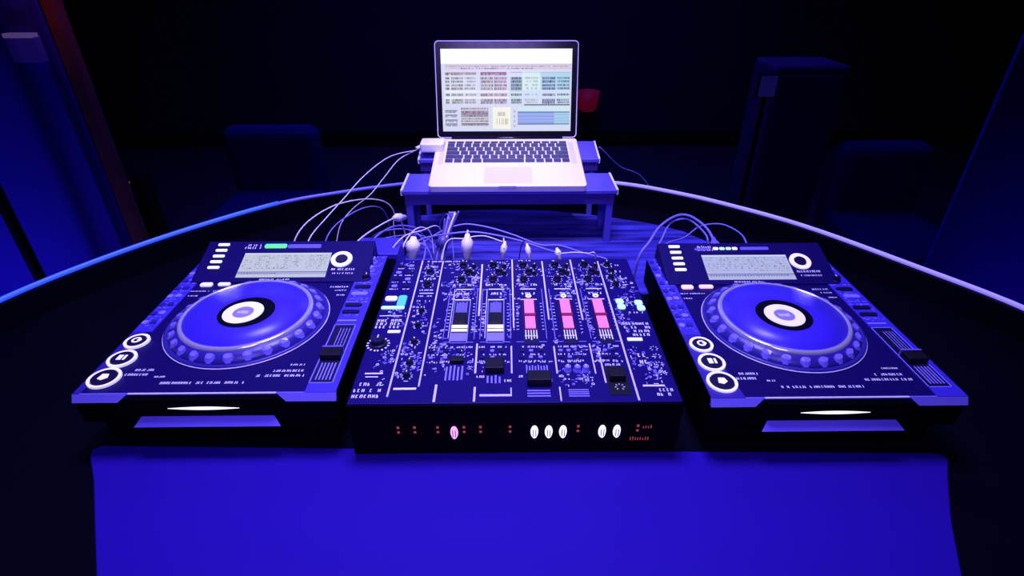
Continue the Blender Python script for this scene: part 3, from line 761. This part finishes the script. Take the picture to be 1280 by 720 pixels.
cable('short cable bending down to a small white plug right of the mixer centre', [(.020, .935, .0075), (.028, .93, .08), (.0370, .905, .105), (.0385, .885, .105)], .0013, 'cord_dark', [((.0370, .887, .108), (.0415, .870, .085), .0050, 'plug_white')])
cable('thin cable lying along the rear edge of the mixer beside the right white plug', [(.098, .877, .093), (.12, .880, .0935), (.145, .879, .092), (.158, .876, .089), (.160, .90, .0065)], .0012, 'cord_white')
# tangle left of the stand
rr = random.Random(21)
tang = []
spots = [('low cable looping left of the stand nearest the player display', [(-.300, 1.10, .0), (-.26, 1.06, .05), (-.20, 1.05, .06), (-.16, 1.0, .05), (-.17, .93, .0)]),
         ('low cable running straight towards the left stand leg', [(-.31, 1.02, .0), (-.28, 1.0, .05), (-.22, 1.02, .06), (-.17, 1.06, .04), (-.14, 1.05, .0)]),
         ('cable crossing diagonally under the small white tag', [(-.29, .95, .0), (-.27, .97, .06), (-.23, 1.03, .075), (-.19, 1.08, .05), (-.18, 1.12, .0)]),
         ('short cable curl standing just in front of the left stand leg', [(-.20, .92, .0), (-.195, .94, .07), (-.175, 1.0, .085), (-.155, 1.04, .06), (-.15, 1.04, .0)]),
         ('cable snaking from the left stand leg to the back of the mixer', [(-.24, .93, .0), (-.22, .94, .05), (-.185, .95, .075), (-.15, .95, .07), (-.13, .93, .0)]),
         ('cable ending near the gap between left player and mixer', [(-.22, .885, .0), (-.215, .90, .07), (-.19, .93, .10), (-.16, .97, .095), (-.135, 1.03, .075), (-.125, 1.06, .0)]),
         ('thin cable bent double behind the left stand leg', [(-.15, 1.14, .0), (-.14, 1.12, .05), (-.12, 1.08, .08), (-.11, 1.03, .06), (-.105, 1.0, .0)])]
for i, (lab, pts) in enumerate(spots):
    pts = [(x, y, max(z, .0015 if x < -.3 else .0068)) for x, y, z in pts]
    cable(lab, pts, [.0016, .0013, .0018, .0015, .0018, .0012, .0013][i], ['cord_blue', 'cord_blue', 'cord_blue', 'cord_white', 'cord_blue', 'cord_white', 'cord_blue'][i])
Tt = [(-.268, .888, .098), (-.262, .905, .108), (-.245, .96, .105), (-.222, 1.02, .098), (-.212, 1.04, .088)]
cable('white tagged cable rising behind the right corner of the left player', [(-.272, .882, .070)]+Tt+[(-.205, 1.05, .03), (-.205, 1.05, .0065)], .0015, 'cord_white',
      [((-.222, 1.02, .100), (-.203, 1.045, .090), .0085, 'plug_white')])
# upright dark bunch behind the mixer's left end
bun = thing('cable_bundle', 'upright dark bunch of taped cables behind the left end of the mixer', 'cable bundle', (-.135, .98, .0055))
for k in range(5):
    a = -.012+.006*k
    pts = [(a, 0, 0), (a*.8+.004, .012, .03), (a*.5+.016, .03, .062), (a*1.2+.028, .05, .088+.004*k)]
    MB().tube(crom(pts, 6), .0022, 7).build('cord', ['cord_dark', 'cord_blue', 'cord_dark', 'cord_white', 'cord_dark'][k], bun)
MB().tube([(.006, .018, .040), (.014, .028, .058)], .012, 12).build('tape_wrap', 'cord_dark', bun)
MB().box(.022, .036, .050, .056, .094, .100).build('tag', 'cord_blue', bun)
# white adapter on rear shelf and slate box left of mixer
ad = thing('power_adapter', 'small white adapter on the left end of the rear stand shelf', 'adapter', (-.172, 1.262, .1612))
MB().prism(rrect(-.020, .034, -.022, .026, .006), 0, .020).build('shell', 'plug_white', ad, bevel=.003)
MB().tube([(-.020, -.004, .009), (-.030, -.01, .006)], .0042, 10).build('strain_relief', 'plug_white', ad)
sb = thing('interface_box', 'flat blue-lit metal box between the left player and the mixer back', 'box', (-.237, .9145, .0))
MB().box(-.034, .044, -.028, .040, .004, .089).build('case', 'panel_grey', sb, bevel=.002)
MB().box(-.030, .040, -.0290, -.028, .03, .08).build('face_plate', 'knob_black', sb)
for x in (-.026, .034):
    for y in (-.02, .03): MB().cyl(x, y, 0, .005, .004, 12).build('foot', 'dark_plastic', sb)

# ------------------------------------------------------------ background pieces
def bp_(x, D): return x*D
pn = thing('wall_panel', 'tall blue-lit flat panel at the left edge behind the desk rim', 'panel', (-1.98, 1.86, FZ))
MB().box(-.70, .590, -.03, .03, .03, 2.1).build('board', 'panel_blue', pn, bevel=.004)
MB().box(-.70, .590, -.05, .05, 0, .03).build('base_rail', 'pole_black', pn)
cb = thing('control_box', 'small violet box with a lit top edge fixed to the left blue panel', 'control box', (-1.420, 1.8295, .265))
MB().box(-.048, .040, -.03, 0, 0, .070).build('case', 'box_violet', cb, bevel=.003)
MB().box(-.046, .038, -.032, -.004, .068, .080).build('light_edge', 'lit_dim_violet', cb)
po = thing('wooden_post', 'narrow reddish-brown post right of the left blue panel', 'post', (-1.345, 1.88, FZ))
MB().box(-.020, .018, -.02, .02, .01, 2.1).build('shaft', 'post_brown', po); MB().box(-.035, .033, -.035, .035, 0, .02).build('foot', 'pole_black', po)
MB().box(-.020, .020, -.022, .022, 2.09, 2.11).build('cap', 'pole_black', po)
pl = thing('metal_pole', 'x y z w', 'pole', (-1.575, 1.66, FZ))
pl['label'] = 'thin upright black pole in front of the left blue panel'
MB().cyl(0, 0, .015, 1.9, .017, 20).build('shaft', 'pole_black', pl); MB().cyl(0, 0, 0, .016, .09, 32).build('foot_plate', 'pole_black', pl)
MB().cyl(0, 0, 1.1, 1.14, .024, 20).build('collar', 'pole_black', pl)
pr = thing('wall_panel', 'tall blue-lit flat panel at the right edge of the room', 'panel', (2.12, 1.86, FZ))
MB().box(-.54, .70, -.03, -.015, .03, 2.1).build('board', 'panel_blue', pr, bevel=.004)
MB().box(-.54, .70, -.05, .05, 0, .03).build('base_rail', 'pole_black', pr)
# dark loudspeaker
ls = thing('loudspeaker', 'tall dark loudspeaker cabinet standing beyond the right desk rim', 'loudspeaker', (1.352, 2.72, FZ))
MB().box(-.15, .182, -.12, .14, .02, 1.07).build('cabinet', 'cabinet_dark', ls, bevel=.02)
MB().box(-.13, .162, -.128, -.12, .06, 1.03).build('grille', 'fabric_dark', ls, bevel=.004)
for x in (-.12, .15):
    for y in (-.09, .11): MB().cyl(x, y, 0, .022, .02, 16).build('foot', 'pole_black', ls)
ss = thing('small_monitor', 'small faintly glowing blue screen on a stick beside the dark loudspeaker', 'monitor', (1.128, 2.50, FZ))
MB().box(-.042, .042, -.01, .01, .955, 1.055).build('housing', 'pole_black', ss, bevel=.003)
MB().box(-.036, .036, -.012, -.010, .962, 1.048).build('screen', 'lit_dim_blue', ss)
MB().cyl(0, 0, .01, .957, .010, 14).build('stick', 'pole_black', ss); MB().cyl(0, 0, 0, .012, .11, 28).build('foot_plate', 'pole_black', ss)
# low seats
def seat(label, x, y, w):
    t = thing('lounge_seat', label, 'seat', (x, y, FZ), group=None)
    MB().prism(rrect(-w, w, -.3, .3, .1, 6), .10, .42).build('cushion', 'fabric_dark', t, bevel=.04)
    MB().prism(rrect(-w, w, .2, .34, .06, 6), .30, .74).build('backrest', 'fabric_dark', t, bevel=.05)
    for sx in (-1, 1):
        for sy in (-.22, .22): MB().cyl(sx*(w-.08), sy, 0, .11, .022, 14).build('leg', 'pole_black', t)
seat('low rounded dark blue seat in the gloom left of the laptop', -1.20, 2.62, .24)
seat('low dark blue seat in front of the right blue panel', 1.78, 2.30, .22)
# red uplight
ul = thing('floor_uplight', 'small red-glowing floor lamp against the back wall right of the laptop', 'lamp', (.70, 4.86, FZ))
MB().cyl(0, 0, 0, .012, .075, 28).build('foot_plate', 'pole_black', ul); MB().cyl(0, 0, .012, .34, .009, 12).build('stem', 'pole_black', ul)
b = MB(); b.lathe([(.055, .34), (.075, .36), (.095, .50), (.088, .50), (.07, .362), (.05, .345)], 0, 0, 32, closed=True); b.build('shade', 'lamp_red', ul)
mat('lamp_red_core', (.2, .01, .02), .5, emit=(.18, .003, .02), es=.5)
MB().lathe([(0, .345), (.03, .355), (.04, .40), (.028, .44), (0, .452)], 0, 0, 24).build('bulb', 'lamp_red_core', ul)
wl = thing('marker_light', 'tiny pale light on a low black block behind the left rim', 'marker light', (-1.735, 2.46, FZ))
MB().box(-.06, .06, 0, .10, 0, .62).build('block', 'pole_black', wl, bevel=.004)
MB().box(-.026, .022, -.004, 0, .594, .603).build('lens', 'lit_dim_pale', wl) if 'lit_dim_pale' in MATS else MB().box(-.026, .022, -.004, 0, .594, .603).build('lens', 'lit_dim_violet', wl)

# ------------------------------------------------------------ light
def look(o, tgt):
    d = Vector(tgt)-o.location; o.rotation_euler = d.to_track_quat('-Z', 'Y').to_euler()
def area(name, loc, tgt, sx, sy, col, w, spread=PI):
    l = bpy.data.lights.new(name, 'AREA'); l.shape = 'RECTANGLE'; l.size = sx; l.size_y = sy; l.color = col; l.energy = w; l.spread = spread
    o = bpy.data.objects.new(name, l); COL.objects.link(o); o.location = loc; look(o, tgt); return o
def spot(name, loc, tgt, ang, blend, col, w, r=.05):
    l = bpy.data.lights.new(name, 'SPOT'); l.spot_size = math.radians(ang); l.spot_blend = blend; l.color = col; l.energy = w; l.shadow_soft_size = r
    o = bpy.data.objects.new(name, l); COL.objects.link(o); o.location = loc; look(o, tgt); return o
BLUE = (.42, .36, 1.)
area('blue_wash_light', (-.07, .84, 1.85), (-.07, .86, 0), .6, .4, BLUE, 12.5, math.radians(76))
spot('plug_fill_light', (-.05, .55, 1.9), (-.045, .88, .1), 13, .8, (.9, .78, 1.), 30, .03)  # added lamp without a fixture, whitens the plugs behind the mixer
spot('desk_spot_light', (-.05, -.35, 1.7), (-.07, .27, 0), 32, 1., (1., .35, 1.), 1.6, .1)
area('front_fill_light', (-.05, -.45, 1.15), (-.03, .62, .05), .5, .3, (.36, .26, 1.), 2.6, math.radians(75))  # added fill lamp, brightens the player lips, chins and the stand apron
spot('laptop_spot_light', (.25, .55, 2.1), (.02, 1.19, .15), 13, .35, (1., .84, 1.), 84, .04)
spot('panel_uplight', (-1.85, 1.2, FZ+.1), (-1.8, 1.83, -.25), 80, 1., (.12, .09, 1.), 17, .1)
spot('panel_uplight', (2.0, 1.2, FZ+.1), (1.95, 1.83, -.45), 75, 1., (.12, .05, 1.), 4., .1)
spot('post_fill_light', (-1.0, 1.3, 1.5), (-1.33, 1.88, .50), 15, 1., (1., .18, .35), 24.0, .05)  # unseen red lamp added to brighten only the upper post
area('room_fill_light', (0, 3.2, 2.3), (0, 3.2, 0), 2.5, 2., (.10, .08, 1.), 40, math.radians(120))  # added fill lamp, lifts the walls and floor out of black

w = bpy.data.worlds.new('world'); bpy.context.scene.world = w; w.use_nodes = True
w.node_tree.nodes['Background'].inputs['Color'].default_value = (.0006, .0004, .004, 1)
vs = bpy.context.scene.view_settings
vs.view_transform = 'Standard'; vs.look = 'None'; vs.gamma = 1; vs.exposure = 0; vs.use_curve_mapping = False
